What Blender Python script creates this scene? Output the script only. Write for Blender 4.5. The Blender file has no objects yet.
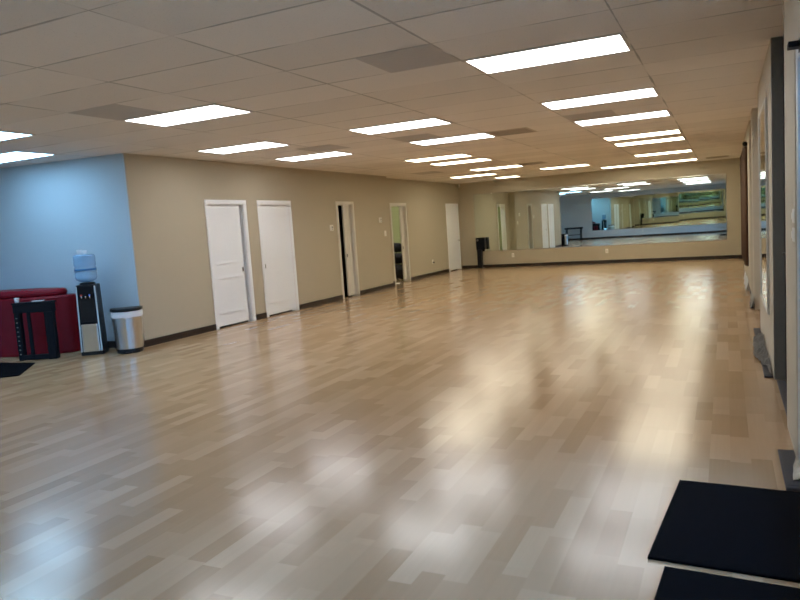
import bpy, bmesh, math, random
from mathutils import Vector, Matrix, noise
random.seed(7)
C = bpy.context.scene.collection
PI = math.pi
# ---------------------------------------------------------------- constants of the room
H = 2.665            # ceiling height
XL, XL2 = -7.34, -7.59   # left wall, and its set-back far part
YC = 7.04            # corner where the left wall starts
YJ = 15.08           # jog of the left wall
YF = 20.66           # far wall
YR = -1.3            # rear wall
XR = .33             # right wall
XW = -12.0           # end wall of the recess
XA, Y0, SX, SY = -3.0376, 2.7775, 1.206, .61   # ceiling grid

# ---------------------------------------------------------------- materials
def new_mat(name):
    m = bpy.data.materials.new(name); m.use_nodes = True
    nt = m.node_tree; nt.nodes.clear()
    out = nt.nodes.new('ShaderNodeOutputMaterial'); b = nt.nodes.new('ShaderNodeBsdfPrincipled')
    nt.links.new(b.outputs[0], out.inputs[0])
    return m, nt, b
def node(nt, t, **kw):
    n = nt.nodes.new(t)
    for k, v in kw.items(): setattr(n, k, v)
    return n
def math_n(nt, op, a, b=None, c=None):
    n = node(nt, 'ShaderNodeMath', operation=op)
    for i, v in enumerate((a, b, c)):
        if v is None: continue
        if isinstance(v, (int, float)): n.inputs[i].default_value = v
        else: nt.links.new(v, n.inputs[i])
    return n.outputs[0]
def simple(name, col, rough=.5, metal=0., nscale=20., namp=.06, bump=.0, spec=.5, coat=0., trans=0., emis=None, estr=0., ior=1.45, stretch=(1,1,1)):
    m, nt, b = new_mat(name)
    tc = node(nt, 'ShaderNodeTexCoord'); mp = node(nt, 'ShaderNodeMapping'); mp.inputs['Scale'].default_value = stretch
    nt.links.new(tc.outputs['Object'], mp.inputs[0])
    nz = node(nt, 'ShaderNodeTexNoise'); nz.inputs['Scale'].default_value = nscale; nz.inputs['Detail'].default_value = 4
    nt.links.new(mp.outputs[0], nz.inputs['Vector'])
    mx = node(nt, 'ShaderNodeMix', data_type='RGBA')
    mx.inputs['A'].default_value = tuple(c*(1-namp) for c in col)+(1,)
    mx.inputs['B'].default_value = tuple(min(1, c*(1+namp)) for c in col)+(1,)
    nt.links.new(nz.outputs['Fac'], mx.inputs['Factor']); nt.links.new(mx.outputs['Result'], b.inputs['Base Color'])
    b.inputs['Roughness'].default_value = rough; b.inputs['Metallic'].default_value = metal
    b.inputs['Specular IOR Level'].default_value = spec; b.inputs['Coat Weight'].default_value = coat
    b.inputs['Transmission Weight'].default_value = trans; b.inputs['IOR'].default_value = ior
    if emis: b.inputs['Emission Color'].default_value = emis+(1,); b.inputs['Emission Strength'].default_value = estr
    if bump:
        bp = node(nt, 'ShaderNodeBump'); bp.inputs['Strength'].default_value = bump; bp.inputs['Distance'].default_value = .005
        nt.links.new(nz.outputs['Fac'], bp.inputs['Height']); nt.links.new(bp.outputs[0], b.inputs['Normal'])
    return m

BEIGE = simple('beige_paint', (.435, .388, .295), .6, nscale=60, namp=.03, bump=.12, spec=.3)
CREAM = simple('cream_paint', (.50, .46, .38), .6, nscale=60, namp=.03, bump=.1, spec=.3)
PALE = simple('pale_grey_paint', (.45, .55, .63), .6, nscale=50, namp=.03, bump=.1, spec=.3)
PALE2 = simple('light_grey_paint', (.54, .56, .57), .6, nscale=50, namp=.03, bump=.1, spec=.3)
GREEN = simple('green_paint', (.43, .46, .25), .6, nscale=50, namp=.03, bump=.1, spec=.3)
DARKROOM = simple('unlit_room_shade', (.03, .03, .03), .8)  # near-black colour stands in for the shade of unlit spaces
WHITE = simple('white_door_paint', (.80, .83, .86), .38, nscale=30, namp=.02)
CREAMDOOR = simple('off_white_door_paint', (.62, .60, .54), .4, nscale=30, namp=.02)
BASEB = simple('dark_brown_vinyl', (.022, .013, .011), .35, nscale=30, namp=.2)
GREYTRIM = simple('grey_metal_trim', (.16, .165, .155), .45, nscale=40, namp=.08)
BLUETRIM = simple('pale_aluminium', (.45, .50, .56), .4, metal=.3, nscale=40, namp=.05)
BROWN = simple('brown_drape', (.085, .045, .028), .85, nscale=60, namp=.2)
BLACK = simple('black_plastic', (.009, .010, .013), .4, nscale=80, namp=.2, spec=.3)
BLACKM = simple('black_metal', (.008, .009, .013), .5, nscale=80, namp=.2, spec=.12)
BLACKF = simple('black_fabric', (.012, .012, .018), .85, nscale=50, namp=.3, bump=.3)
NAVY = simple('dark_navy_foam', (.0022, .0026, .0045), .9, nscale=140, namp=.35, bump=.35, spec=.06)
STEEL = simple('brushed_steel', (.55, .53, .50), .3, metal=1., nscale=30, namp=.12, stretch=(12, 12, .6))
CHROME = simple('chrome', (.75, .75, .75), .15, metal=1.)
DARKBRASS = simple('dark_handle_metal', (.10, .085, .065), .35, metal=.8)
RED = simple('red_vinyl', (.17, .004, .012), .5, nscale=9, namp=.14, bump=.25, spec=.25)
REDTOP = simple('red_vinyl_top', (.22, .006, .016), .5, nscale=9, namp=.14, bump=.25, spec=.3)
WPLASTIC = simple('white_plastic', (.75, .74, .70), .4)
BAG = simple('white_bin_liner', (.72, .76, .82), .45, nscale=40, namp=.08, bump=.6)
PAPER = simple('white_paper', (.72, .74, .78), .7)
GREYSHEET = simple('grey_crumpled_sheet', (.20, .195, .18), .5, nscale=40, namp=.25, bump=.6)
SILVER = simple('silver_tape', (.50, .50, .48), .35, metal=.4, nscale=60, namp=.25, bump=.6)
DARKFLOOR = simple('dark_rubber', (.028, .028, .036), .6, nscale=90, namp=.3, bump=.3)
GREYPANEL = simple('grey_perforated_panel', (.56, .53, .50), .7, nscale=160, namp=.12)
DARKVENT = simple('dark_vent_metal', (.30, .245, .19), .6, nscale=60, namp=.15)
BEIGEMETAL = simple('tan_vent_metal', (.50, .44, .36), .5, nscale=60, namp=.06)
GRIDW = simple('white_light_frame', (.60, .57, .52), .5, nscale=60, namp=.04)
WATER = simple('blue_bottle_plastic', (.38, .64, .92), .12, nscale=8, namp=.12, trans=.5, ior=1.33)
WATERB = simple('blue_bottle_band', (.05, .22, .50), .25, nscale=8, namp=.1, trans=.2)
BLUETAP = simple('blue_tap', (.05, .15, .6), .4)
REDTAP = simple('red_tap', (.5, .04, .03), .4)

def glass_mat():
    m = bpy.data.materials.new('window_glass'); m.use_nodes = True; nt = m.node_tree; nt.nodes.clear()
    out = node(nt, 'ShaderNodeOutputMaterial'); mix = node(nt, 'ShaderNodeMixShader')
    tr = node(nt, 'ShaderNodeBsdfTransparent'); tr.inputs[0].default_value = (.86, .93, .95, 1)
    gl = node(nt, 'ShaderNodeBsdfGlossy'); gl.inputs['Roughness'].default_value = .02
    fr = node(nt, 'ShaderNodeFresnel'); nt.links.new(fr.outputs[0], mix.inputs[0])
    nt.links.new(tr.outputs[0], mix.inputs[1]); nt.links.new(gl.outputs[0], mix.inputs[2]); nt.links.new(mix.outputs[0], out.inputs[0])
    return m
GLASS = glass_mat()

def mirror_mat(name, col, bumpd):
    m, nt, b = new_mat(name)
    b.inputs['Base Color'].default_value = col+(1,); b.inputs['Metallic'].default_value = 1
    b.inputs['Roughness'].default_value = .012
    tc = node(nt, 'ShaderNodeTexCoord'); nz = node(nt, 'ShaderNodeTexNoise'); nz.inputs['Scale'].default_value = .7; nz.inputs['Detail'].default_value = 0
    nt.links.new(tc.outputs['Object'], nz.inputs['Vector'])
    bp = node(nt, 'ShaderNodeBump'); bp.inputs['Strength'].default_value = 1; bp.inputs['Distance'].default_value = bumpd
    nt.links.new(nz.outputs['Fac'], bp.inputs['Height']); nt.links.new(bp.outputs[0], b.inputs['Normal'])
    return m
MIRROR = mirror_mat('mirror_silvering', (.80, .88, .84), .0004)
MIRROR2 = mirror_mat('old_mirror_silvering', (.74, .88, .80), .002)

def emit_mat(name, col, s):
    m, nt, b = new_mat(name)
    b.inputs['Base Color'].default_value = (.8, .8, .8, 1)
    tc = node(nt, 'ShaderNodeTexCoord'); vo = node(nt, 'ShaderNodeTexVoronoi'); vo.inputs['Scale'].default_value = 60
    nt.links.new(tc.outputs['Object'], vo.inputs['Vector'])
    r = node(nt, 'ShaderNodeMapRange'); r.inputs['To Min'].default_value = s*1.04; r.inputs['To Max'].default_value = s*.94
    nt.links.new(vo.outputs['Distance'], r.inputs['Value']); nt.links.new(r.outputs[0], b.inputs['Emission Strength'])
    b.inputs['Emission Color'].default_value = col+(1,)
    return m
LAMP = emit_mat('lamp_diffuser_warm', (1., .92, .69), 7.8)
LAMPN = emit_mat('lamp_diffuser_neutral', (.96, .97, .98), 6.7)
LAMPC = emit_mat('lamp_diffuser_cool', (.40, .72, 1.), 9.)

def floor_mat():
    m, nt, b = new_mat('laminate_floor')
    tc = node(nt, 'ShaderNodeTexCoord'); sp = node(nt, 'ShaderNodeSeparateXYZ'); nt.links.new(tc.outputs['Object'], sp.inputs[0])
    X, Y = sp.outputs[0], sp.outputs[1]
    col = math_n(nt, 'FLOOR', math_n(nt, 'DIVIDE', X, .105))
    wn = node(nt, 'ShaderNodeTexWhiteNoise', noise_dimensions='1D'); nt.links.new(col, wn.inputs['W'])
    v = math_n(nt, 'ADD', math_n(nt, 'DIVIDE', Y, .47), math_n(nt, 'MULTIPLY', wn.outputs['Value'], 7.3))
    row = math_n(nt, 'FLOOR', v)
    cb = node(nt, 'ShaderNodeCombineXYZ'); nt.links.new(col, cb.inputs[0]); nt.links.new(row, cb.inputs[1])
    w2 = node(nt, 'ShaderNodeTexWhiteNoise', noise_dimensions='2D'); nt.links.new(cb.outputs[0], w2.inputs['Vector'])
    # every third strip belongs to one board, whose tone is shared a little
    bcol = math_n(nt, 'FLOOR', math_n(nt, 'DIVIDE', X, .315)); brow = math_n(nt, 'FLOOR', math_n(nt, 'DIVIDE', Y, 1.3))
    cb2 = node(nt, 'ShaderNodeCombineXYZ'); nt.links.new(bcol, cb2.inputs[0]); nt.links.new(brow, cb2.inputs[1])
    w3 = node(nt, 'ShaderNodeTexWhiteNoise', noise_dimensions='2D'); nt.links.new(cb2.outputs[0], w3.inputs['Vector'])
    mp = node(nt, 'ShaderNodeMapping'); mp.inputs['Scale'].default_value = (60, 2.5, 1); nt.links.new(tc.outputs['Object'], mp.inputs[0])
    gr = node(nt, 'ShaderNodeTexNoise'); gr.inputs['Scale'].default_value = 1; gr.inputs['Detail'].default_value = 5; nt.links.new(mp.outputs[0], gr.inputs['Vector'])
    t = math_n(nt, 'ADD', math_n(nt, 'MULTIPLY', w2.outputs['Value'], .74), math_n(nt, 'MULTIPLY', w3.outputs['Value'], .16))
    t = math_n(nt, 'ADD', t, math_n(nt, 'MULTIPLY', math_n(nt, 'SUBTRACT', gr.outputs['Fac'], .5), .22))
    rp = node(nt, 'ShaderNodeValToRGB'); nt.links.new(t, rp.inputs[0])
    e = rp.color_ramp.elements
    e[0].position = 0; e[0].color = (.345, .217, .122, 1); e[1].position = 1; e[1].color = (.515, .388, .25, 1)
    for p, c in ((.3, (.40, .268, .158, 1)), (.62, (.44, .304, .185, 1)), (.8, (.475, .337, .213, 1))):
        q = e.new(p); q.color = c
    nt.links.new(rp.outputs[0], b.inputs['Base Color'])
    b.inputs['Roughness'].default_value = .185; b.inputs['Specular IOR Level'].default_value = .5
    # uneven sub-floor: low waves that break up the reflections
    wv = node(nt, 'ShaderNodeTexNoise'); wv.inputs['Scale'].default_value = .9; wv.inputs['Detail'].default_value = 1
    nt.links.new(tc.outputs['Object'], wv.inputs['Vector'])
    bp = node(nt, 'ShaderNodeBump'); bp.inputs['Strength'].default_value = 1; bp.inputs['Distance'].default_value = .0075
    nt.links.new(wv.outputs['Fac'], bp.inputs['Height'])
    nt.links.new(bp.outputs[0], b.inputs['Normal'])
    return m
FLOOR = floor_mat()

def ceil_mat():
    m, nt, b = new_mat('acoustic_ceiling_tiles')
    tc = node(nt, 'ShaderNodeTexCoord'); sp = node(nt, 'ShaderNodeSeparateXYZ'); nt.links.new(tc.outputs['Object'], sp.inputs[0])
    u = math_n(nt, 'DIVIDE', math_n(nt, 'SUBTRACT', sp.outputs[0], XA-40*SX), SX)
    v = math_n(nt, 'DIVIDE', math_n(nt, 'SUBTRACT', sp.outputs[1], Y0-40*SY), SY)
    fu, fv = math_n(nt, 'FRACT', u), math_n(nt, 'FRACT', v)
    du = math_n(nt, 'MULTIPLY', math_n(nt, 'MINIMUM', fu, math_n(nt, 'SUBTRACT', 1, fu)), SX)
    dv = math_n(nt, 'MULTIPLY', math_n(nt, 'MINIMUM', fv, math_n(nt, 'SUBTRACT', 1, fv)), SY)
    d = math_n(nt, 'MINIMUM', du, dv)
    nz = node(nt, 'ShaderNodeTexNoise'); nz.inputs['Scale'].default_value = 1.7; nz.inputs['Detail'].default_value = 2
    nt.links.new(tc.outputs['Object'], nz.inputs['Vector'])
    # runner strip, and the gap beside it where a tile sits unevenly
    strip = math_n(nt, 'LESS_THAN', d, .010)
    gapw = math_n(nt, 'MULTIPLY', math_n(nt, 'SUBTRACT', nz.outputs['Fac'], .38), .05)
    gap = math_n(nt, 'LESS_THAN', d, gapw)
    gap = math_n(nt, 'MULTIPLY', gap, math_n(nt, 'LESS_THAN', d, .011))
    cb = node(nt, 'ShaderNodeCombineXYZ'); nt.links.new(math_n(nt, 'FLOOR', u), cb.inputs[0]); nt.links.new(math_n(nt, 'FLOOR', v), cb.inputs[1])
    wn = node(nt, 'ShaderNodeTexWhiteNoise', noise_dimensions='2D'); nt.links.new(cb.outputs[0], wn.inputs['Vector'])
    fine = node(nt, 'ShaderNodeTexNoise'); fine.inputs['Scale'].default_value = 90; fine.inputs['Detail'].default_value = 3
    nt.links.new(tc.outputs['Object'], fine.inputs['Vector'])
    pit = math_n(nt, 'GREATER_THAN', fine.outputs['Fac'], .66)
    base = math_n(nt, 'ADD', .93, math_n(nt, 'MULTIPLY', wn.outputs['Value'], .10))
    base = math_n(nt, 'SUBTRACT', base, math_n(nt, 'MULTIPLY', pit, .16))
    base = math_n(nt, 'SUBTRACT', base, math_n(nt, 'MULTIPLY', strip, .04))
    base = math_n(nt, 'SUBTRACT', base, math_n(nt, 'MULTIPLY', gap, .34))
    vm = node(nt, 'ShaderNodeVectorMath', operation='SCALE'); vm.inputs[0].default_value = (.81, .78, .735)
    nt.links.new(base, vm.inputs['Scale']); nt.links.new(vm.outputs[0], b.inputs['Base Color'])
    b.inputs['Roughness'].default_value = .9; b.inputs['Specular IOR Level'].default_value = .1
    bp = node(nt, 'ShaderNodeBump'); bp.inputs['Strength'].default_value = .4; bp.inputs['Distance'].default_value = .004
    nt.links.new(base, bp.inputs['Height']); nt.links.new(bp.outputs[0], b.inputs['Normal'])
    return m
CEIL = ceil_mat()

# ---------------------------------------------------------------- mesh helpers
def BM(): return bmesh.new()
def bx(bm, x0, x1, y0, y1, z0, z1, bev=0., seg=2):
    r = bmesh.ops.create_cube(bm, size=1)
    vs = r['verts']
    bmesh.ops.scale(bm, vec=(abs(x1-x0), abs(y1-y0), abs(z1-z0)), verts=vs)
    bmesh.ops.translate(bm, vec=((x0+x1)/2, (y0+y1)/2, (z0+z1)/2), verts=vs)
    if bev:
        es = list({e for v in vs for e in v.link_edges})
        bmesh.ops.bevel(bm, geom=es, offset=bev, segments=seg, affect='EDGES', profile=.5)
    return bm
def B(*a, **k): return bx(BM(), *a, **k)
def prism(bm, pts, z0, z1, bev=0.):
    """pts: outline in x,y; extruded from z0 to z1"""
    lo = [bm.verts.new((x, y, z0)) for x, y in pts]; hi = [bm.verts.new((x, y, z1)) for x, y in pts]
    n = len(pts)
    f1 = bm.faces.new(lo[::-1]); f2 = bm.faces.new(hi)
    for i in range(n): bm.faces.new((lo[i], lo[(i+1) % n], hi[(i+1) % n], hi[i]))
    bmesh.ops.recalc_face_normals(bm, faces=bm.faces)
    if bev:
        es = list(f1.edges)+list(f2.edges)
        bmesh.ops.bevel(bm, geom=es, offset=bev, segments=3, affect='EDGES', profile=.5)
    return bm
def lathe(bm, prof, n=28, c=(0, 0), sx=1., sy=1.):
    rings = []
    for r, z in prof:
        rings.append([bm.verts.new((c[0]+r*sx*math.cos(2*PI*i/n), c[1]+r*sy*math.sin(2*PI*i/n), z)) for i in range(n)])
    for a, b_ in zip(rings, rings[1:]):
        for i in range(n): bm.faces.new((a[i], a[(i+1) % n], b_[(i+1) % n], b_[i]))
    bm.faces.new(rings[0][::-1]); bm.faces.new(rings[-1])
    bmesh.ops.recalc_face_normals(bm, faces=bm.faces)
    return bm
def tube(bm, pts, r, n=8, closed=False):
    P = [Vector(p) for p in pts]; rings = []; m = len(P)
    for i, p in enumerate(P):
        if closed: t = (P[(i+1) % m]-P[i-1]).normalized()
        else: t = (P[min(i+1, m-1)]-P[max(i-1, 0)]).normalized()
        a = t.orthogonal().normalized() if abs(t.z) < .9 else Vector((1, 0, 0))
        if abs(t.z) < .9: a = Vector((0, 0, 1)).cross(t).normalized()
        b_ = t.cross(a).normalized()
        rings.append([bm.verts.new(p+a*r*math.cos(2*PI*k/n)+b_*r*math.sin(2*PI*k/n)) for k in range(n)])
    pairs = list(zip(rings, rings[1:]))+([(rings[-1], rings[0])] if closed else [])
    for a, b_ in pairs:
        for k in range(n): bm.faces.new((a[k], a[(k+1) % n], b_[(k+1) % n], b_[k]))
    if not closed: bm.faces.new(rings[0][::-1]); bm.faces.new(rings[-1])
    bmesh.ops.recalc_face_normals(bm, faces=bm.faces)
    return bm
def obj(name, bm, mat, parent=None, smooth=False, label=None):
    me = bpy.data.meshes.new(name); bm.to_mesh(me); bm.free(); me.materials.append(mat)
    if smooth:
        for p in me.polygons: p.use_smooth = True
    o = bpy.data.objects.new(name, me); C.objects.link(o)
    if parent: o.parent = parent
    if label: o['label'] = label
    return o
def struct(name, bm, mat, parent=None):
    o = obj(name, bm, mat, parent)
    if parent is None: o['kind'] = 'structure'
    return o
def thing(name, label, cat, loc=(0, 0, 0), rz=0., group=None):
    o = bpy.data.objects.new(name, None); C.objects.link(o); o.location = loc; o.rotation_euler = (0, 0, rz)
    o.empty_display_size = .1
    o['label'] = label; o['category'] = cat
    if group: o['group'] = group
    return o
def tag(o, label, cat, group=None):
    o['label'] = label; o['category'] = cat
    if group: o['group'] = group
    return o
def rrect(x0, x1, y0, y1, rs, n=8):
    """rounded rectangle outline, rs = corner radii (x0y0, x1y0, x1y1, x0y1)"""
    out = []
    for (cx, cy, r, a0) in ((x0+rs[0], y0+rs[0], rs[0], PI), (x1-rs[1], y0+rs[1], rs[1], 1.5*PI), (x1-rs[2], y1-rs[2], rs[2], 0), (x0+rs[3], y1-rs[3], rs[3], .5*PI)):
        if r < 1e-4: out.append((cx, cy)); continue
        for i in range(n+1):
            a = a0+.5*PI*i/n; out.append((cx+r*math.cos(a), cy+r*math.sin(a)))
    return out

# ---------------------------------------------------------------- room shell
T = .14
struct('floor', B(XW-.2, .9, YR-.2, YF+.2, -.1, 0), FLOOR)
struct('ceiling', B(XW-.2, .9, YR-.2, YF+.2, H, H+.1), CEIL)

def wall_x(name, x0, x1, y0, y1, holes, mat):
    """wall along Y between y0 and y1, thickness x0..x1, holes (ya, yb, z0, z1)"""
    bm = BM(); y = y0
    for a, b_, z0, z1 in holes:
        bx(bm, x0, x1, y, a, 0, H)
        if z0 > 0: bx(bm, x0, x1, a, b_, 0, z0)
        if z1 < H: bx(bm, x0, x1, a, b_, z1, H)
        y = b_
    bx(bm, x0, x1, y, y1, 0, H)
    return struct(name, bm, mat)
OT = 1.985  # door opening height
D1, D2, D3, D4, D5 = (8.62, 9.51), (9.96, 10.85), (12.65, 13.27), (15.73, 16.58), (19.56, 20.47)
wall_x('wall_left', XL-T, XL, YC, YJ, [(D1[0], D1[1], 0, OT), (D2[0], D2[1], 0, OT), (D3[0], D3[1], 0, OT)], BEIGE)
wall_x('wall_left_far', XL2-T, XL2, YJ, YF, [(D4[0], D4[1], 0, OT), (D5[0], D5[1], 0, OT)], BEIGE)
struct('wall_left_jog', B(XL2-T, XL-T+.002, YJ-.12, YJ, 0, H), BEIGE)
struct('wall_far', B(XL2-T, .9, YF, YF+.14, 0, H), BEIGE)
# recess: its pale wall (a little out of square), end wall, rear wall with a window
bm = BM()
prism(bm, [(XL-.006, YC-.002), (XL-.006, YC+.12), (XW-.1, YC+.02), (XW-.1, YC-.45)], 0, H)
struct('wall_recess', bm, PALE)
struct('wall_recess_end', B(XW-.14, XW, YR, YC, 0, H), PALE)
W1 = (-11.7, -9.3, .5, 2.15)
bm = BM()
bx(bm, XW-.1, W1[0], YR-.14, YR, 0, H); bx(bm, W1[1], .9, YR-.14, YR, 0, H)
bx(bm, W1[0], W1[1], YR-.14, YR, 0, W1[2]); bx(bm, W1[0], W1[1], YR-.14, YR, W1[3], H)
struct('wall_rear', bm, PALE2)
# right wall: piers and recessed openings
bm = BM()
bx(bm, XR, XR+.35, 4.19, 4.88, 0, H)
bx(bm, XR, XR+.35, 6.23, 8.62, 0, H)
bx(bm, XR, XR+.35, 10.4, 10.85, 0, H)
bx(bm, XR, XR+.35, 11.85, 16.2, 0, H)
bx(bm, XR+.08, XR+.35, 16.2, YF, 0, H)
bx(bm, XR+.16, XR+.35, 8.62, 10.4, 0, H); bx(bm, XR+.1, XR+.35, 10.85, 11.85, 0, H)
bx(bm, XR, XR+.35, YR, 4.19, 2.2, H); bx(bm, XR, XR+.35, YR, -1.0, 0, H)
struct('wall_right', bm, CREAM)
struct('trim_1', B(XR+.002, XR+.08, 6.185, 6.23, 0, H), GREYTRIM)
# front window on the near right: pale aluminium frame with glass
wf = thing('window_1', '', 'window'); del wf['label'], wf['category']; wf['kind'] = 'structure'
bm = BM()
bx(bm, XR+.005, XR+.12, 4.08, 4.187, 0, 2.2); bx(bm, XR+.005, XR+.12, -1.0, -.9, 0, 2.2)
bx(bm, XR+.005, XR+.12, -.9, 4.08, 2.12, 2.2); bx(bm, XR+.005, XR+.12, -.9, 4.08, 0, .10)
for y in (.75, 2.42): bx(bm, XR+.005, XR+.12, y-.03, y+.03, .1, 2.12)
obj('window_frame', bm, BLUETRIM, wf)
obj('window_pane', B(XR+.06, XR+.068, -.9, 4.08, .1, 2.12), GLASS, wf)
wf = thing('window_2', '', 'window'); del wf['label'], wf['category']; wf['kind'] = 'structure'
bm = BM()
x0, x1, z0, z1 = W1
bx(bm, x0, x0+.06, YR-.12, YR+.01, z0, z1); bx(bm, x1-.06, x1, YR-.12, YR+.01, z0, z1)
bx(bm, x0, x1, YR-.12, YR+.01, z1-.06, z1); bx(bm, x0, x1, YR-.12, YR+.02, z0, z0+.06)
bx(bm, (x0+x1)/2-.03, (x0+x1)/2+.03, YR-.1, YR, z0, z1)
obj('window_frame', bm, BLUETRIM, wf)
obj('window_pane', B(x0+.06, x1-.06, YR-.07, YR-.062, z0+.06, z1-.06), GLASS, wf)

# rooms behind the open doors
bm = BM()   # closet behind door 3, its shade painted into the walls, and shafts of the pocket doors
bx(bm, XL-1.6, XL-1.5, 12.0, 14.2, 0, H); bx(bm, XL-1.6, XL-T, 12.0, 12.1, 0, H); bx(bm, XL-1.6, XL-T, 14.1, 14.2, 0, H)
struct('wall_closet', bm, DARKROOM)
bm = BM()
bx(bm, XL2-3.2, XL2-3.1, 14.4, 18.9, 0, H); bx(bm, XL2-3.2, XL2-T, 14.3, 14.4, 0, H); bx(bm, XL2-3.2, XL2-T, 18.8, 18.9, 0, H)
bx(bm, XL2-T-.02, XL2-T-.001, 14.4, D4[0], 0, H); bx(bm, XL2-T-.02, XL2-T-.001, D4[1], 18.8, 0, H)
struct('wall_green_room', bm, GREEN)

# baseboards
def bb(name, boxes, mat=BASEB):
    bm = BM()
    for b_ in boxes: bx(bm, *b_)
    struct(name, bm, mat)
BH = .095
bb('baseboard_left', [(XL, XL+.012, YC-.0, D1[0]-.07, 0, BH), (XL, XL+.012, D1[1]+.07, D2[0]-.07, 0, BH), (XL, XL+.012, D2[1]+.07, D3[0]-.07, 0, BH),
    (XL, XL+.012, D3[1]+.07, YJ+.012, 0, BH), (XL2, XL+.012, YJ, YJ+.012, 0, BH), (XL2, XL2+.012, YJ+.012, D4[0]-.07, 0, BH),
    (XL2, XL2+.012, D4[1]+.07, D5[0]-.07, 0, BH)])
bb('baseboard_far', [(XL2+.0, XR+.08, YF-.012, YF, 0, BH)])
bm = BM(); prism(bm, [(XL, YC-.002), (XL, YC-.016), (XW, YC-.45-.012), (XW, YC-.45+.002)], 0, BH); struct('baseboard_recess', bm, BASEB)
bb('baseboard_rear', [(XW, XR, YR, YR+.012, 0, BH)])
bb('baseboard_right', [(XR-.010, XR, 10.4, 10.85, 0, .08), (XR-.010, XR, 11.85, 16.2, 0, .08), (XR+.07, XR+.08, 16.2, YF, 0, .08)])

# ---------------------------------------------------------------- doors
def casing(bm, y0, y1, x):
    w, d = .068, .018
    bx(bm, x, x+d, y0-w, y0, 0, OT, .004); bx(bm, x, x+d, y1, y1+w, 0, OT, .004); bx(bm, x, x+d, y0-w, y1+w, OT, OT+w, .004)
    # jambs
    bx(bm, x-T+.001, x, y0, y0+.012, 0, OT); bx(bm, x-T+.001, x, y1-.012, y1, 0, OT); bx(bm, x-T+.001, x, y0, y1, OT-.012, OT)
def leaf(bm, y0, y1, x, z0=.028, z1=OT-.016, panels=True):
    """moulded four-panel leaf with arched upper panels, front face at x"""
    bx(bm, x-.036, x, y0, y1, z0, z1, .002)
    if not panels: return
    w = y1-y0; m = .10*w/.85; c = .032
    for a, b_ in ((y0+m, (y0+y1)/2-c), ((y0+y1)/2+c, y1-m)):
        for za, zb, arch in ((.24, .80, 0), (1.04, 1.80, 1)):
            pts = [(x, a, za), (x, b_, za)]
            if arch:
                left = a < (y0+y1)/2-.05
                for i in range(9):
                    t = i/8; yy = b_+(a-b_)*t
                    s = (1-t) if left else t       # high towards the middle of the leaf
                    pts.append((x, yy, zb-.02+.09*math.sin(s*PI/2)))
            else: pts += [(x, b_, zb), (x, a, zb)]
            tube(bm, pts, .012, 6, True)
            for zl in ((za,) if arch else (za, zb)): bx(bm, x-.002, x+.019, a, b_, zl-.013, zl+.013, .005, 2)
            bx(bm, x-.004, x+.006, a+.05, b_-.05, za+.06, zb-.06-.03*arch, .005, 1)
def pull(parent, y, z, x, s=1, mat=DARKBRASS):
    bm = BM(); bx(bm, x, x+.006, y-.018, y+.018, z-.035, z+.035, .002, 1); bx(bm, x+.006, x+.010, y-.008, y+.008, z-.02, z+.02, .001, 1)
    obj('handle', bm, mat, parent)
def door(n, D, x, ly0, ly1, hy, mat, lmat=None, inset=.045, panels=True, knob=False, hz=.90):
    r = thing('door_%d' % n, '', ''); del r['label'], r['category']; r['kind'] = 'structure'
    bm = BM(); casing(bm, D[0], D[1], x); obj('door_frame', bm, mat, r)
    bm = BM(); leaf(bm, ly0, ly1, x-inset, panels=panels); lf = obj('door_leaf', bm, lmat or mat, r)
    if knob:
        bm = BM(); lathe(bm, [(.006, 0), (.006, .03), (.022, .035), (.027, .05), (.022, .065), (.008, .068)], 14)
        bmesh.ops.rotate(bm, verts=bm.verts, cent=(0, 0, 0), matrix=Matrix.Rotation(PI/2, 3, 'Y'))
        bmesh.ops.translate(bm, verts=bm.verts, vec=(x-inset, hy, hz)); obj('knob', bm, CHROME, lf, True)
    else: pull(lf, hy, hz, x-inset+.001)
    return r
door(1, D1, XL, D1[0]+.013, D1[1]-.075, D1[1]-.115, WHITE, inset=.03)
door(2, D2, XL, D2[0]+.013, D2[1]-.013, D2[0]+.06, WHITE, inset=.03)
door(3, D3, XL, D3[0]+.315, D3[1]-.035, D3[0]+.355, CREAMDOOR, inset=.05, panels=False)
door(4, D4, XL2, D4[1]-.20, D4[1]-.013, D4[1]-.165, CREAMDOOR, inset=.05, panels=False)
door(5, D5, XL2, D5[0]+.013, D5[1]-.013, D5[1]-.07, WHITE, inset=.012, knob=True, hz=.92)
struct('door_gap_shade_1', B(XL-T, XL-.1, D1[0], D1[1], 0, OT), DARKROOM)  # dark sheets added behind the closed leaves, painted as shade in the gaps
struct('door_gap_shade_2', B(XL-T, XL-.1, D2[0], D2[1], 0, OT), DARKROOM)
struct('door_gap_shade_3', B(XL2-T, XL2-.1, D5[0], D5[1], 0, OT), DARKROOM)
# black steel door deep in the right wall
r = thing('door_6', '', ''); del r['label'], r['category']; r['kind'] = 'structure'
bm = BM(); bx(bm, XR+.083, XR+.13, 4.88, 6.23, 0, H); obj('door_leaf', bm, BLACKM, r)
bm = BM(); bx(bm, XR+.075, XR+.085, 5.85, 5.95, .98, 1.08, .003); tube(bm, [(XR+.08, 5.9, 1.03), (XR+.045, 5.9, 1.03), (XR+.045, 5.78, 1.03)], .008, 8)
obj('handle', bm, CHROME, r)
struct('wall_right_outer', B(XR+.13, XR+.3, 4.88, 6.23, 0, H), CREAM)

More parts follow.
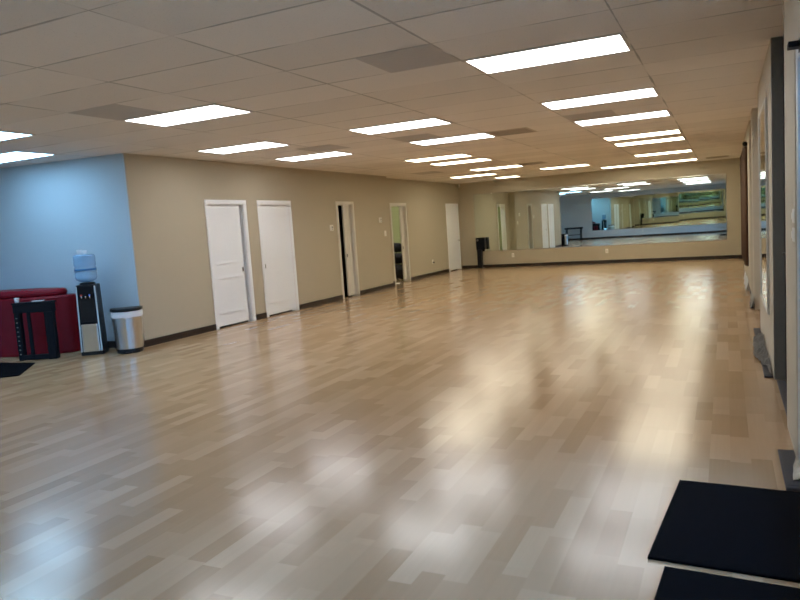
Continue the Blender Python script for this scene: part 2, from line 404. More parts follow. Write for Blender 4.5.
# ---------------------------------------------------------------- ceiling lights
def cx(c): return XA+SX*c
def cy(k): return Y0+SY*k
def make_light(c, k, w, label, mat, group='recessed lit ceiling panels'):
    x0, x1, y0, y1 = cx(c)+.008, cx(c+w)-.008, cy(k)+.008, cy(k+1)-.008
    mx, my = (x0+x1)/2, (y0+y1)/2
    t = thing('ceiling_light', label, 'ceiling light', (mx, my, H), 0, group)
    hx, hy = (x1-x0)/2, (y1-y0)/2; f = .022
    bm = BM()
    bx(bm, -hx, hx, -hy, -hy+f, -.008, -.0005); bx(bm, -hx, hx, hy-f, hy, -.008, -.0005)
    bx(bm, -hx, -hx+f, -hy+f, hy-f, -.008, -.0005); bx(bm, hx-f, hx, -hy+f, hy-f, -.008, -.0005)
    obj('frame', bm, GRIDW, t)
    obj('diffuser', B(-hx+f, hx-f, -hy+f, hy-f, -.005, -.0007), mat, t)
LIGHTS = [
 (1, 4, 1, 'largest glowing ceiling panel, nearest of the right-hand row, at upper right', LAMPN),
 (1, 8, 1, 'second glowing ceiling panel from the front in the right-hand row', LAMPN),
 (1, 11, 1, 'third glowing ceiling panel from the front in the right-hand row', LAMPN),
 (1, 15, 1, 'fourth glowing ceiling panel in the right-hand row, just before a close neighbour', LAMP),
 (1, 17, 1, 'fifth glowing ceiling panel in the right-hand row, close behind the fourth', LAMP),
 (1, 22, 1, 'sixth glowing ceiling panel in the right-hand row, second from its far end', LAMP),
 (1, 27, 1, 'farthest glowing ceiling panel of the right-hand row, above the mirror end', LAMP),
 (0, 27, 1, 'glowing ceiling panel touching end to end the last one of the right-hand row', LAMP),
 (-1, 24, 1, 'small far glowing ceiling panel alone above the middle of the wall mirror', LAMP),
 (-1, 8, 1, 'glowing ceiling panel at top centre, nearest of the middle row', LAMPN),
 (-1, 11, 1, 'second glowing ceiling panel of the middle row, beside a dark vent', LAMPN),
 (-2, 15, 1, 'glowing ceiling panel in front of the close pair above the jog of the left wall', LAMP),
 (-2, 17, 1, 'glowing ceiling panel behind, of the close pair above the jog of the left wall', LAMP),
 (-2, 21, 1, 'glowing ceiling panel above the left end of the wall mirror', LAMP),
 (-3, 24, 1, 'glowing ceiling panel near the far left corner, above the far closed door', LAMP),
 (-2.45, 27, .56, 'short square glowing ceiling panel close to the far wall', LAMP),
 (-2, 4, 1, 'large glowing ceiling panel at left, above and beyond the beige wall corner', LAMPN),
 (-3, 8, 1, 'glowing ceiling panel above the two white doors, nearer of two', LAMPN),
 (-3, 11, 1, 'glowing ceiling panel beside the left wall, farther of two past the white doors', LAMPN),
 (-4, 3, 1, 'upper of two glowing ceiling panels cut by the left picture edge', LAMPC),
 (-5, 5, 1, 'lower of two glowing ceiling panels at left edge, next to the pale blue wall', LAMPC),
 # behind and beside the camera, seen in the mirrors and floor
 (-3, -1, 1, 'glowing ceiling panel left of the camera position, seen only in the mirror', LAMPN),
 (1, 0, 1, 'glowing ceiling panel over the camera position, seen only in the mirror', LAMPN),
 (-5, 0, 1, 'glowing ceiling panel in the rear recess, seen only in the mirror', LAMPC),
 (-2, -4, 1, 'glowing ceiling panel next to the rear wall, seen only in the mirror', LAMPN),
]
for a in LIGHTS: make_light(*a)

# ---------------------------------------------------------------- ceiling vents and grey inserts
def make_vent(x0, x1, y0, y1, label, dark):
    mx, my, hx, hy = (x0+x1)/2, (y0+y1)/2, (x1-x0)/2-.006, (y1-y0)/2-.006
    t = thing('ceiling_vent', label, 'ceiling vent', (mx, my, H), 0, 'square vents set in the ceiling')
    f = .03; bm = BM()
    bx(bm, -hx, hx, -hy, -hy+f, -.006, -.0005); bx(bm, -hx, hx, hy-f, hy, -.006, -.0005)
    bx(bm, -hx, -hx+f, -hy+f, hy-f, -.006, -.0005); bx(bm, hx-f, hx, -hy+f, hy-f, -.006, -.0005)
    obj('frame', bm, BEIGEMETAL if dark else GREYPANEL, t)
    obj('grille_panel', B(-hx+f, hx-f, -hy+f, hy-f, -.003, -.0006), DARKVENT if dark else GREYPANEL, t)
    bm = BM(); n = 9
    for i in range(n):
        y = -hy+f+(i+.5)*(2*hy-2*f)/n
        bx(bm, -hx+f, hx-f, y-.004, y+.004, -.0055, -.0025)
    obj('slats', bm, BEIGEMETAL if dark else GREYPANEL, t)
make_vent(cx(.5), cx(1), cy(3), cy(4), 'grey square ceiling vent just left of the largest lit panel', 0)
make_vent(cx(-2), cx(-1.5), cy(3), cy(4), 'bluish grey ceiling vent left of the large lit panel near the beige corner', 0)
make_vent(cx(0), cx(.5), cy(11), cy(12), 'dark slatted ceiling vent at the right end of a middle lit panel', 1)
make_vent(cx(-1), cx(-.5), cy(10), cy(11), 'tan grey ceiling vent between the two middle lit panels', 0)
make_vent(cx(1), cx(1.5), cy(10), cy(11), 'tan grey ceiling vent between second and third right-hand lit panels', 0)
make_vent(cx(-2.2), cx(-1.7), cy(9.7), cy(10.7), 'brown grey ceiling vent between the two lit panels above the left wall', 0)
make_vent(cx(2.15), cx(2.6), cy(27), cy(28), 'dark narrow ceiling vent in the far right ceiling corner', 1)
make_vent(cx(-1), cx(-.5), cy(20.6), cy(21.6), 'small dark ceiling vent beside a lit panel above the mirror left part', 1)
make_vent(cx(-3), cx(-2.5), cy(20), cy(21), 'faint ceiling vent beside the far part of the left wall', 0)

# ---------------------------------------------------------------- wall mirrors
def mirror(x0, x1, y, z0, z1, label, facing, mat, rot=0., group='wall mirror panels', axis='x'):
    """panel w wide standing on a wall; facing -1 looks towards -Y"""
    mx = (x0+x1)/2; w = (x1-x0)/2
    t = thing('wall_mirror', label, 'mirror', (mx, y, z0), rot, group)
    h = z1-z0
    a, b_ = sorted((0, .006*facing))
    obj('mirror_glass', B(-w+.002, w-.002, a, b_, 0, h), mat, t)
    bm = BM(); s = .0085*facing; a, b_ = sorted((0, s))
    bx(bm, -w, w, a, b_, -.008, .004); obj('channel', bm, CHROME, t, label='thin metal channel')
    bm = BM(); bx(bm, -w, w, a, b_, h-.004, h+.008); obj('channel', bm, CHROME, t, label='thin metal channel')
    a, b_ = sorted((0, .011*facing))
    for xx in (-w*.5, w*.5): obj('clip', B(xx-.02, xx+.02, a, b_, h-.012, h+.012), WPLASTIC, t)
    return t
ZB, ZT = .525, 2.29
M3 = 7.12/3
mirror(-7.10, -7.10+M3, YF-.001, ZB, ZT, 'left panel of the wide far wall mirror, behind the black speaker', -1, MIRROR)
mirror(-7.10+M3, -7.10+2*M3, YF-.001, ZB, ZT, 'middle panel of the wide far wall mirror', -1, MIRROR)
mirror(-7.10+2*M3, .02, YF-.001, ZB, ZT, 'right panel of the wide far wall mirror, showing green wavy reflections', -1, MIRROR)
for i, lab in enumerate(('left in the reflection', 'in the middle of the reflection', 'right in the reflection')):
    mirror(-7.25+i*2.42, -7.25+(i+1)*2.42, YR+.012, .50, 2.38, 'rear wall mirror panel seen in the far mirror, '+lab, 1, MIRROR2, rot=(0, .004, -.004)[i], group='rear wall mirror panels').rotation_euler[0] = (-.003, -.007, -.011)[i]

# tall framed mirror on the right wall
t = thing('tall_mirror', 'tall narrow silver-framed mirror on the cream right wall between the grey post and a recess', 'mirror', (XR, 7.4, .45))
bm = BM(); f = .035
bx(bm, -.02, -.0005, -.68, -.68+f, 0, 1.85, .003); bx(bm, -.02, -.0005, .68-f, .68, 0, 1.85, .003)
bx(bm, -.02, -.0005, -.68+f, .68-f, 0, f, .003); bx(bm, -.02, -.0005, -.68+f, .68-f, 1.85-f, 1.85, .003)
obj('frame', bm, SILVER, t)
obj('mirror_glass', B(-.012, -.001, -.68+f, .68-f, f, 1.85-f), MIRROR, t)

# ---------------------------------------------------------------- wall fittings
def plate(name, label, cat, x, y, z, w, h, d, mat, kind, nrm='+x'):
    """small fitting; local frame: x out of the wall, y along, z up"""
    rz = {'+x': 0, '-x': PI, '-y': -PI/2, '+y': PI/2}[nrm]
    t = thing(name, label, cat, (x, y, z), rz)
    obj('cover', B(.0005, d, -w/2, w/2, -h/2, h/2, bev=.003), mat, t)
    if kind == 'switch':
        for s in (-1, 1): obj('rocker', B(d, d+.005, s*w/4-.008, s*w/4+.008, -.018, .018, bev=.001), WPLASTIC, t)
    elif kind == 'outlet':
        for s in (-1, 1): obj('socket', B(d, d+.002, -.015, .015, s*.02-.012, s*.02+.012, bev=.001), CREAM, t)
    elif kind == 'thermostat':
        obj('display', B(d, d+.002, -w*.25, w*.25, -h*.05, h*.22), GREYTRIM, t, label='grey display')
        obj('dial', B(d, d+.006, -w*.1, w*.1, -h*.35, -h*.2, bev=.001), GREYTRIM, t)
    return t
plate('thermostat', 'white thermostat on the beige wall left of the half-open narrow door', 'thermostat', XL, 12.33, 1.51, .10, .12, .03, WPLASTIC, 'thermostat')
plate('thermostat', 'small white thermostat on the beige wall near the jog, above a light switch', 'thermostat', XL, 14.58, 1.63, .10, .12, .03, WPLASTIC, 'thermostat')
plate('light_switch', 'white light switch below the thermostat near the jog of the left wall', 'light switch', XL, 14.82, 1.31, .10, .13, .008, WPLASTIC, 'switch')
plate('blank_cover', 'beige blank cover plate on the wall between the two white doors', 'cover plate', XL, 9.74, 1.16, .12, .075, .006, BEIGE, '')
t = plate('wall_outlet', 'white wall outlet low on the left wall between open and far closed door', 'outlet', XL2, 18.25, .40, .08, .12, .008, WPLASTIC, 'outlet')
obj('plug', B(.01, .05, -.02, .02, -.045, -.005, bev=.004), BLACK, t, label='black plug')
plate('wall_outlet', 'white wall outlet below the mirror, the one nearer the black speaker', 'outlet', -5.92, YF, .36, .08, .12, .008, WPLASTIC, 'outlet', '-y')
plate('wall_outlet', 'white wall outlet below the middle of the wide mirror', 'outlet', -3.13, YF, .36, .08, .12, .008, WPLASTIC, 'outlet', '-y')
plate('wall_outlet', 'white outlet on the rear wall under the mirror, seen in reflection', 'outlet', -4.4, YR, .34, .08, .12, .008, WPLASTIC, 'outlet', '+y')
plate('light_switch', 'upper pale switch plate on the near right wall end', 'light switch', XR, 4.26, 1.335, .075, .075, .008, WPLASTIC, 'switch', '-x')
plate('light_switch', 'lower pale switch plate on the near right wall end', 'light switch', XR, 4.26, 1.235, .075, .075, .008, WPLASTIC, 'switch', '-x')
t = thing('motion_sensor', 'tiny white sensor high in the far left room corner', 'sensor', (XL2+.06, YF-.03, 2.60), -PI/4)
obj('housing', B(-.03, .03, -.025, .025, -.05, .05, bev=.012), WPLASTIC, t); obj('lens', B(-.018, .018, -.031, -.025, -.03, .01, bev=.003), CREAM, t)

# black bracket above the near front window
t = thing('wall_bracket', 'small black bracket sticking out at the upper right picture edge', 'bracket', (XR+.004, 3.90, 2.15))
obj('arm', B(-.055, -.006, -.04, .04, -.014, .014, bev=.004), BLACKM, t)
obj('plate', B(-.006, -.0005, -.05, .05, -.03, .03, bev=.002), BLACKM, t)

# brown drape on the far part of the right wall
t = thing('drape', 'dark brown long drape on the right wall near the far mirror', 'curtain', (XR, 14.3, 0))
bm = BM(); n = 90; pts = []
for i in range(n+1):
    y = -1.5+3.1*i/n; pts.append((-.035+.022*math.sin(i*.95)+.006*math.sin(i*.37), y))
bk = [(x+.012, y) for x, y in pts[::-1]]
prism(bm, pts+bk, .40, 2.36); obj('cloth', bm, BROWN, t, True)
bm = BM(); tube(bm, [(-.035, -1.6, 2.39), (-.035, 1.7, 2.39)], .013, 10); obj('rod', bm, DARKVENT, t, True)
bm = BM(); lathe(bm, [(.01, 0), (.03, .012), (.04, .04), (.03, .068), (.01, .08)], 14)
bmesh.ops.rotate(bm, verts=bm.verts, cent=(0, 0, 0), matrix=Matrix.Rotation(PI/2, 3, 'X')); bmesh.ops.translate(bm, verts=bm.verts, vec=(-.035, -1.59, 2.39)); obj('finial', bm, BLACKM, t, True)
for yy in (-1.56, 1.64): obj('bracket', B(-.04, -.0005, yy-.01, yy+.01, 2.36, 2.40), BLACKM, t)

# ---------------------------------------------------------------- speaker by the far wall
t = thing('speaker', 'black box speaker on a short black column by the far left mirror end', 'speaker', (-6.86, YF-.15, 0), .0)
obj('cabinet', B(-.15, .13, -.10, .10, .58, .95, bev=.012), BLACK, t)
obj('front_grille', B(-.135, .115, -.104, -.099, .60, .93, bev=.002), BLACKM, t)
bm = BM(); lathe(bm, [(.025, 0), (.035, .003), (.035, .006), (.02, .007)], 20); bmesh.ops.rotate(bm, verts=bm.verts, cent=(0, 0, 0), matrix=Matrix.Rotation(PI/2, 3, 'X'))
bmesh.ops.translate(bm, verts=bm.verts, vec=(-.09, -.104, .88)); obj('badge', bm, GREYTRIM, t, True)
obj('column', B(-.14, .0, -.07, .07, .02, .58, bev=.008), BLACK, t)
obj('base', B(-.17, .05, -.11, .11, 0, .022, bev=.004), BLACK, t)

# ---------------------------------------------------------------- water cooler
t = thing('water_cooler', 'black and steel water cooler against the pale blue wall, left of the bin', 'water cooler', (-7.75, 6.57, 0), .60); t.scale = (.86, .86, .968)
def taper(bm, z0, z1, s0, s1, cx_=0, cy_=0):
    for v in bm.verts:
        k = s0+(s1-s0)*(v.co.z-z0)/(z1-z0); v.co.x = cx_+(v.co.x-cx_)*k; v.co.y = cy_+(v.co.y-cy_)*k
bm = BM(); prism(bm, rrect(-.152, .152, -.15, .16, (.03, .03, .02, .02), 5), .04, .97, .006); taper(bm, 0, .97, 1.06, .95); obj('body', bm, BLACK, t, False)
bm = BM(); prism(bm, rrect(-.172, .172, -.172, .175, (.05, .05, .02, .02), 5), 0, .045, .008); obj('base', bm, BLACK, t)
for s in (-1, 1):
    bm = BM(); bx(bm, s*.140-.010, s*.140+.010, -.168, -.10, .05, .955, .006); taper(bm, 0, .97, 1.06, .95); obj('side_strip', bm, STEEL, t, label='brushed steel strip')
bm = BM(); bx(bm, -.118, .118, -.168, -.12, .05, .43, .008); taper(bm, 0, .97, 1.06, .95); obj('lower_panel', bm, STEEL, t, label='brushed steel door')
bm = BM(); bx(bm, -.12, .12, -.160, -.13, .43, .46, .003); bx(bm, -.085, .085, -.175, -.15, .44, .47, .004); obj('drip_tray', bm, BLACKM, t)
bm = BM(); bx(bm, -.118, .118, -.166, -.14, .78, .955, .006); obj('control_panel', bm, BLACKM, t)
for x, m_ in ((-.06, REDTAP), (0, BLACKM), (.06, BLUETAP)):
    bm = BM(); tube(bm, [(x, -.15, .82), (x, -.185, .82), (x, -.19, .79)], .011, 10); tp = obj('tap', bm, CHROME, t, True)
    obj('lever', B(x-.013, x+.013, -.197, -.182, .82, .845, bev=.003), m_, tp)
bm = BM(); lathe(bm, [(.10, .965), (.115, .972), (.115, .985), (.10, 1.0), (.085, 1.003)], 28); obj('collar', bm, BLACK, t, True)
# bottle: a thing of its own, sitting neck-down
t = thing('water_bottle', 'upturned blue translucent water bottle on top of the water cooler', 'water bottle', (-7.76, 6.57, .973), .60)
bm = BM(); lathe(bm, [(.03, 0), (.085, .01), (.125, .035), (.137, .06), (.137, .12), (.131, .13), (.137, .14), (.137, .19), (.129, .20), (.129, .215), (.137, .225), (.137, .27), (.131, .28), (.137, .29), (.137, .34), (.125, .365), (.09, .372), (.02, .362)], 36)
obj('body', bm, WATER, t, True)
bm = BM(); lathe(bm, [(.1375, .155), (.139, .16), (.139, .175), (.1375, .18)], 36); obj('band', bm, WATERB, t, True, label='darker blue band')
for dx, dy, lab, sc in ((-.055, -.02, 'left crumpled white paper cup on top of the upturned water bottle', 1.), (.02, .0, 'right crumpled white paper cup on top of the upturned water bottle', .85)):
    bm = BM(); lathe(bm, [(.026*sc, 0), (.030*sc, .03*sc), (.036*sc, .065*sc), (.032*sc, .066*sc), (.024*sc, .006)], 18)
    for v in bm.verts: v.co += Vector((noise.noise(v.co*40)*.005, noise.noise(v.co*40+Vector((5, 5, 5)))*.005, 0))
    o = obj('paper_cup', bm, PAPER, None, True); tag(o, lab, 'cup', 'paper cups on the bottle'); o.location = (-7.76+dx, 6.57+dy, .973+.368)

# ---------------------------------------------------------------- pedal bin
t = thing('waste_bin', 'stainless steel waste bin with black lid and white liner beside the beige wall corner', 'bin', (-7.28, 6.74, 0), .72); t.scale = (.93, .93, 1)
def dshape(w, d, n=14):
    pts = [(w*math.cos(a), -d*math.sin(a)) for a in [PI-PI*i/n for i in range(n+1)]]
    return pts[::1]+[(w, .10), (-w, .10)]
def dprism(bm, w, d, z0, z1, k0=1., k1=1., bev=0.):
    prism(bm, dshape(w, d), z0, z1, bev)
    taper(bm, z0, z1, k0, k1); return bm
bm = BM(); dprism(bm, .205, .22, .06, .53, .90, 1.); obj('body', bm, STEEL, t, False)
bm = BM(); dprism(bm, .182, .197, 0, .07, 1, 1, .004); obj('base', bm, BLACK, t)
bm = BM(); bx(bm, -.19, .19, .085, .125, .02, .56, .01); obj('back_housing', bm, BLACK, t)
bm = BM(); prism(bm, dshape(.212, .227), .475, .556, .008)
for v in bm.verts: v.co.z += noise.noise(v.co*16)*.012; v.co.xy *= 1+noise.noise(v.co*25)*.02
obj('liner', bm, BAG, t, True, label='white plastic liner folded over the rim')
bm = BM(); prism(bm, dshape(.218, .232), .558, .60, .014); obj('lid', bm, BLACK, t)
bm = BM(); bx(bm, -.05, .05, -.245, -.18, .008, .022, .004); obj('pedal', bm, BLACKM, t)

# ---------------------------------------------------------------- red vinyl mats and the small black table before them
PYR = .46
def smooth_loop(pts, n=6):
    out = []; m = len(pts)
    for i in range(m):
        p0, p1, p2, p3 = (Vector(pts[(i+k-1) % m]) for k in range(4))
        for k in range(n):
            t = k/n; q = .5*((2*p1)+(p2-p0)*t+(2*p0-5*p1+4*p2-p3)*t*t+(3*p1-p0-3*p2+p3)*t**3)
            out.append((q.x, q.y))
    return out
def offset(P, d):
    out = []; m = len(P)
    for i in range(m):
        a, b_ = Vector(P[i-1]), Vector(P[(i+1) % m]); t = (b_-a).normalized(); out.append((P[i][0]+t.y*d, P[i][1]-t.x*d))
    return out
RC = (-8.9, 6.4)
SH = -.12
RP = [(x-RC[0], y-RC[1]) for x, y in [(-9.9, 6.12), (-9.5, 6.05), (-9.0, 6.10), (-8.60, 6.24), (-8.30, 6.42), (-8.11, 6.62), (-8.10, 6.80), (-8.35, 6.88), (-9.0, 6.80), (-9.6, 6.74), (-9.95, 6.64), (-10.0, 6.30)]]
RP = smooth_loop(RP)
t = thing('gym_mat', 'thick dark red vinyl gym mat block with rounded end, standing at the pale blue wall', 'gym mat', (RC[0]+SH, RC[1], 0))
bm = BM(); prism(bm, RP, 0, .80, .03); obj('body', bm, RED, t, False)
bm = BM(); tube(bm, [(x, y, .775) for x, y in offset(RP, -.002)], .008, 6, True); obj('piping', bm, RED, t, True)
bm = BM(); tube(bm, [(x, y, .05) for x, y in offset(RP, -.002)], .008, 6, True); obj('piping', bm, RED, t, True)
t = thing('gym_mat', 'thin brighter red vinyl mat lying on top of the thick red block', 'gym mat', (RC[0]-.20, RC[1]+.03, .803))
P2 = [(x*.87, y*.84) for x, y in RP]
bm = BM(); prism(bm, P2, 0, .075, .028)
for v in bm.verts:
    if v.co.z > .04: v.co.z += .02*max(0, 1-(v.co.x/1.0)**2)
obj('body', bm, REDTOP, t, True)
bm = BM(); tube(bm, [(x, y, .04) for x, y in P2], .006, 6, True); obj('piping', bm, RED, t, True)

t = thing('side_table', 'narrow black folding table on thick legs standing against the red gym mats', 'table', (-8.25, 6.115, 0), PYR)
W2 = .265
obj('table_top', B(-W2, W2, -.06, .06, .745, .77, bev=.006), BLACKM, t)
obj('apron', B(-W2+.008, W2-.008, -.052, .052, .63, .745, bev=.004), BLACKM, t)
for x, w in ((-W2+.045, .033), (W2-.075, .055)):
    obj('leg', B(x-w, x+w, -.05, .05, .0, .63, bev=.006), BLACKM, t)
obj('centre_post', B(-.09, -.05, -.048, -.01, .07, .63, bev=.004), BLACKM, t)
obj('foot_rail', B(-W2+.078, W2-.13, -.05, .03, .008, .07, bev=.004), BLACKM, t)
for i in range(9): obj('rivet', B(-W2+.035, -W2+.055, -.055, -.0495, .08+i*.06, .095+i*.06, bev=.001, seg=1), GREYTRIM, t)
def on_table(dx, dy):
    return (-8.25+dx*math.cos(PYR)-dy*math.sin(PYR), 6.115+dx*math.sin(PYR)+dy*math.cos(PYR), .771)
bm = BM(); lathe(bm, [(.024, 0), (.028, .03), (.032, .062), (.029, .062), (.021, .006)], 18); o = obj('paper_cup', bm, PAPER, None, True); o.location = on_table(-.215, 0); tag(o, 'white paper cup on the left end of the black table', 'cup')
bm = BM(); bx(bm, -.07, .07, -.03, .03, 0, .012, .003)
o = obj('folded_paper', bm, PAPER, None, False); o.location = on_table(.06, 0); o.rotation_euler = (0, 0, PYR); tag(o, 'white folded paper lying on the right half of the black table', 'paper')

# black utility bench by the rear wall, seen in the mirror
t = thing('bench', 'black padded bench with shelf at the rear wall, seen in the mirror', 'bench', (-8.25, -.75, 0), 0)
obj('seat_pad', B(-.52, .52, -.22, .22, .66, .76, bev=.03), BLACKF, t)
for x in (-.42, .42):
    for y in (-.17, .17): obj('leg', B(x-.025, x+.025, y-.025, y+.025, 0, .66, bev=.004), BLACKM, t)
obj('shelf', B(-.44, .44, -.18, .18, .30, .33, bev=.004), BLACKM, t)

# ---------------------------------------------------------------- floor mats
def flat_mat(pts, label, z=.012, texture=True):
    bm = BM(); mx = sum(p[0] for p in pts)/len(pts); my = sum(p[1] for p in pts)/len(pts)
    prism(bm, [(x-mx, y-my) for x, y in pts], 0, z, .003)
    o = obj('floor_mat', bm, NAVY); o.location = (mx, my, .0005); tag(o, label, 'mat', 'dark foam floor mats'); return o
flat_mat([(-.312, 2.832), (.305, 2.803), (.318, 3.712), (-.24, 3.735)], 'black rectangular floor mat at lower right, the farther one')
flat_mat([(-.30, 1.86), (.30, 1.83), (.302, 2.742), (-.242, 2.772)], 'black rectangular floor mat cut by the lower right picture corner')
flat_mat([(-9.3, 4.95), (-7.78, 4.93), (-7.44, 5.22), (-8.02, 5.86), (-9.3, 5.72)], 'dark navy floor mat at the left picture edge before the red mats')

# ---------------------------------------------------------------- clutter along the foot of the right wall
def crumple(name, pts, z, amp, mat, label, cat, seed, nx=14, ny=26, th=.004, zb=.0225):
    """crumpled sheet over a bilinear quad; z = heights of the four corners"""
    bm = BM(); g = []
    mx = sum(p[0] for p in pts)/4; my = sum(p[1] for p in pts)/4; S = Vector((seed*3.1, seed*1.7, 0))
    for j in range(ny+1):
        row = []
        for i in range(nx+1):
            u, v = i/nx, j/ny
            def bl(q): return q[0]*(1-u)*(1-v)+q[1]*u*(1-v)+q[2]*u*v+q[3]*(1-u)*v
            x, y, zz = bl([p[0] for p in pts]), bl([p[1] for p in pts]), bl(z)
            q = Vector((x*9, y*4, 0))+S
            zz = max(.004, zz+amp*abs(noise.noise(q))+amp*.5*abs(noise.noise(q*2.7)))
            row.append(bm.verts.new((x-mx+noise.noise(q*1.3)*.015, y-my+noise.noise(q*1.1+Vector((9, 0, 0)))*.03, zz)))
        g.append(row)
    for j in range(ny):
        for i in range(nx): bm.faces.new((g[j][i], g[j][i+1], g[j+1][i+1], g[j+1][i]))
    bmesh.ops.solidify(bm, geom=bm.faces[:], thickness=th)
    lo = min(v.co.z for v in bm.verts)
    for v in bm.verts: v.co.z -= lo
    o = obj(name, bm, mat); o.location = (mx, my, zb); tag(o, label, cat); return o
def strip(x0, x1, y0, y1, label):
    bm = BM(); bx(bm, x0, x1, y0, y1, 0, .018, .004); bx(bm, x0+.008, x1-.008, y0+.03, y1-.03, .018, .021, .001, 1)
    o = obj('rubber_strip', bm, DARKFLOOR); o.location = (0, 0, .0005); tag(o, label, 'floor strip', 'dark rubber strips along the right wall')
strip(.245, .326, 3.74, 4.34, 'dark rubber strip on the floor at the right wall, right behind the black mat')
strip(.262, .326, 6.24, 8.70, 'long dark rubber strip on the floor at the right wall under the tall mirror')
strip(.285, .326, 10.5, 11.15, 'short dark rubber strip on the floor at the right wall, the farthest one')
strip(.342, .405, 4.95, 6.1, 'dark rubber strip on the floor before the black door')
crumple('plastic_sheet', [(.215, 7.05), (.320, 6.25), (.322, 8.0), (.235, 8.0)], (.05, .05, .10, .05), .07, GREYSHEET, 'crumpled grey plastic sheet on the long rubber strip under the tall mirror', 'plastic sheet', 1)
crumple('torn_foil', [(.285, 3.84), (.325, 3.82), (.327, 4.15), (.300, 4.05)], (.01, .03, .04, .01), .035, SILVER, 'torn silver foil scrap on the near rubber strip behind the black mat', 'foil', 2, 10, 12)
crumple('torn_foil', [(.285, 10.3), (.325, 10.3), (.325, 11.4), (.30, 11.4)], (.03, .16, .14, .03), .06, SILVER, 'pale silver foil scrap at the wall foot by the farthest rubber strip', 'foil', 3, 8, 14)
crumple('torn_foil', [(.270, 12.6), (.315, 12.6), (.315, 14.8), (.29, 14.8)], (.03, .20, .16, .03), .08, BAG, 'white foil scrap at the wall foot below the brown drape', 'foil', 4, 8, 20, zb=.001)

# ---------------------------------------------------------------- dark bags in the green room
def bag(x, y, z, l, w, h, rz, label, seed, mat=BLACKF):
    t = thing('duffel_bag', label, 'bag', (x, y, z), rz, 'dark bags piled in the green room')
    bm = BM(); prof = 12; n = 16; rings = []
    for i in range(n+1):
        u = i/n*2-1; k = (1-abs(u)**4)**.5*.96+.04; ring = []
        for j in range(prof):
            a = 2*PI*j/prof; ca, sa = math.cos(a), math.sin(a)
            y_ = w/2*k*math.copysign(abs(ca)**.6, ca); z_ = h/2+h/2*(.35+.65*k)*math.copysign(abs(sa)**.6, sa)
            v = Vector((u*l/2, y_, z_)); q = v*4+Vector((seed, 0, 0)); v.y += noise.noise(q)*.03; v.z = max(0, v.z+noise.noise(q*1.4)*.03*(z_/h))
            ring.append(bm.verts.new(v))
        rings.append(ring)
    for a, b_ in zip(rings, rings[1:]):
        for j in range(prof): bm.faces.new((a[j], a[(j+1) % prof], b_[(j+1) % prof], b_[j]))
    bm.faces.new(rings[0][::-1]); bm.faces.new(rings[-1]); bmesh.ops.recalc_face_normals(bm, faces=bm.faces)
    obj('body', bm, mat, t, True)
    bm = BM(); tube(bm, [(-l*.22, -w*.46, h*.5), (-l*.18, -w*.54, h*.78), (0, -w*.56, h*.86), (l*.18, -w*.54, h*.78), (l*.22, -w*.46, h*.5)], .012, 8); obj('handle', bm, BLACK, t, True)
bag(-8.30, 17.72, 0, 1.0, .5, .40, .1, 'lowest and largest dark bag of the pile inside the green room', 1)
bag(-8.36, 17.78, .405, .72, .45, .32, -.1, 'middle dark bag of the pile inside the green room', 2)
bag(-8.52, 17.80, .73, .42, .36, .26, .2, 'topmost dark bag of the pile inside the green room', 3)
bm = BM(); bx(bm, -.10, .10, -.14, .14, 0, .006, .001, 1)
o = obj('paper_sheet', bm, PAPER); o.location = (-7.70, 15.98, .001); o.rotation_euler = (0, 0, .4); tag(o, 'white paper sheet on the threshold of the open green room', 'paper')
make_light(-5, 23, 1, 'glowing ceiling panel inside the green room, hidden behind the wall', emit_mat('lamp_diffuser_room', (1., .95, .82), 14.), 'hidden room light')

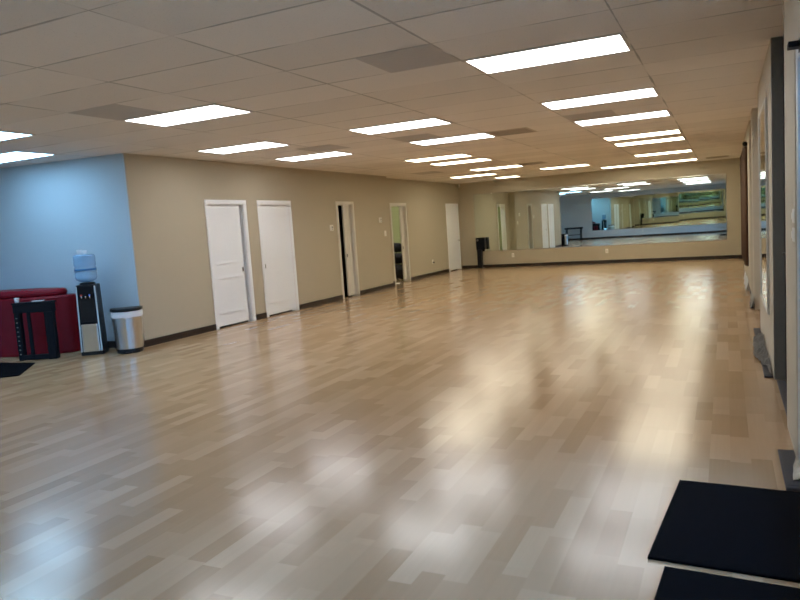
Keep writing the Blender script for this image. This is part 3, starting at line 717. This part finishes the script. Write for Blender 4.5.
# ---------------------------------------------------------------- world: daylight outside
w = bpy.data.worlds.new('World'); bpy.context.scene.world = w; w.use_nodes = True
nt = w.node_tree; nt.nodes.clear()
out = node(nt, 'ShaderNodeOutputWorld'); bg = node(nt, 'ShaderNodeBackground'); nt.links.new(bg.outputs[0], out.inputs[0])
tc = node(nt, 'ShaderNodeTexCoord'); sp = node(nt, 'ShaderNodeSeparateXYZ'); nt.links.new(tc.outputs['Generated'], sp.inputs[0])
rp = node(nt, 'ShaderNodeValToRGB'); nt.links.new(math_n(nt, 'MULTIPLY_ADD', sp.outputs[2], .5, .5), rp.inputs[0])
e = rp.color_ramp.elements; e[0].position = .47; e[0].color = (.10, .11, .13, 1); e[1].position = .56; e[1].color = (.20, .52, 1., 1)
nt.links.new(rp.outputs[0], bg.inputs[0]); bg.inputs[1].default_value = 8.0
# daylight portals in the two windows
def portal(loc, rot, sx, sy):
    l = bpy.data.lights.new('daylight_portal', 'AREA'); l.shape = 'RECTANGLE'; l.size = sx; l.size_y = sy; l.cycles.is_portal = True
    o = bpy.data.objects.new('daylight_portal', l); C.objects.link(o); o.location = loc; o.rotation_euler = rot
portal(((W1[0]+W1[1])/2, YR-.16, (W1[2]+W1[3])/2), (PI/2, 0, 0), 2.5, 1.75)
portal((XR+.14, 1.55, 1.1), (0, PI/2, 0), 2.2, 5.2)

# ---------------------------------------------------------------- camera
cam = bpy.data.cameras.new('camera'); cam.sensor_width = 36; cam.lens = 690.87/800*36; cam.clip_start = .05
co = bpy.data.objects.new('camera', cam); C.objects.link(co)
yaw, pitch, roll = .4451, -.1033, -.0668
cyw, syw, cp, sp_, cr, sr = math.cos(yaw), math.sin(yaw), math.cos(pitch), math.sin(pitch), math.cos(roll), math.sin(roll)
fw, rt, up = Vector((-syw, cyw, 0)), Vector((cyw, syw, 0)), Vector((0, 0, 1))
F = fw*cp+up*sp_; U = up*cp-fw*sp_; R = rt*cr+U*sr; U = U*cr-rt*sr
M = Matrix((R, U, -F)).transposed().to_4x4(); M.translation = (0, 0, 1.409)
co.matrix_world = M
S = bpy.context.scene; S.camera = co
S.cycles.denoising_input_passes = 'RGB_ALBEDO'; S.cycles.max_bounces = 24; S.cycles.glossy_bounces = 18; S.cycles.diffuse_bounces = 8; S.cycles.transparent_max_bounces = 12
S.view_settings.view_transform = 'Standard'; S.view_settings.look = 'None'; S.view_settings.exposure = .38; S.view_settings.gamma = 1
S.view_settings.use_curve_mapping = False
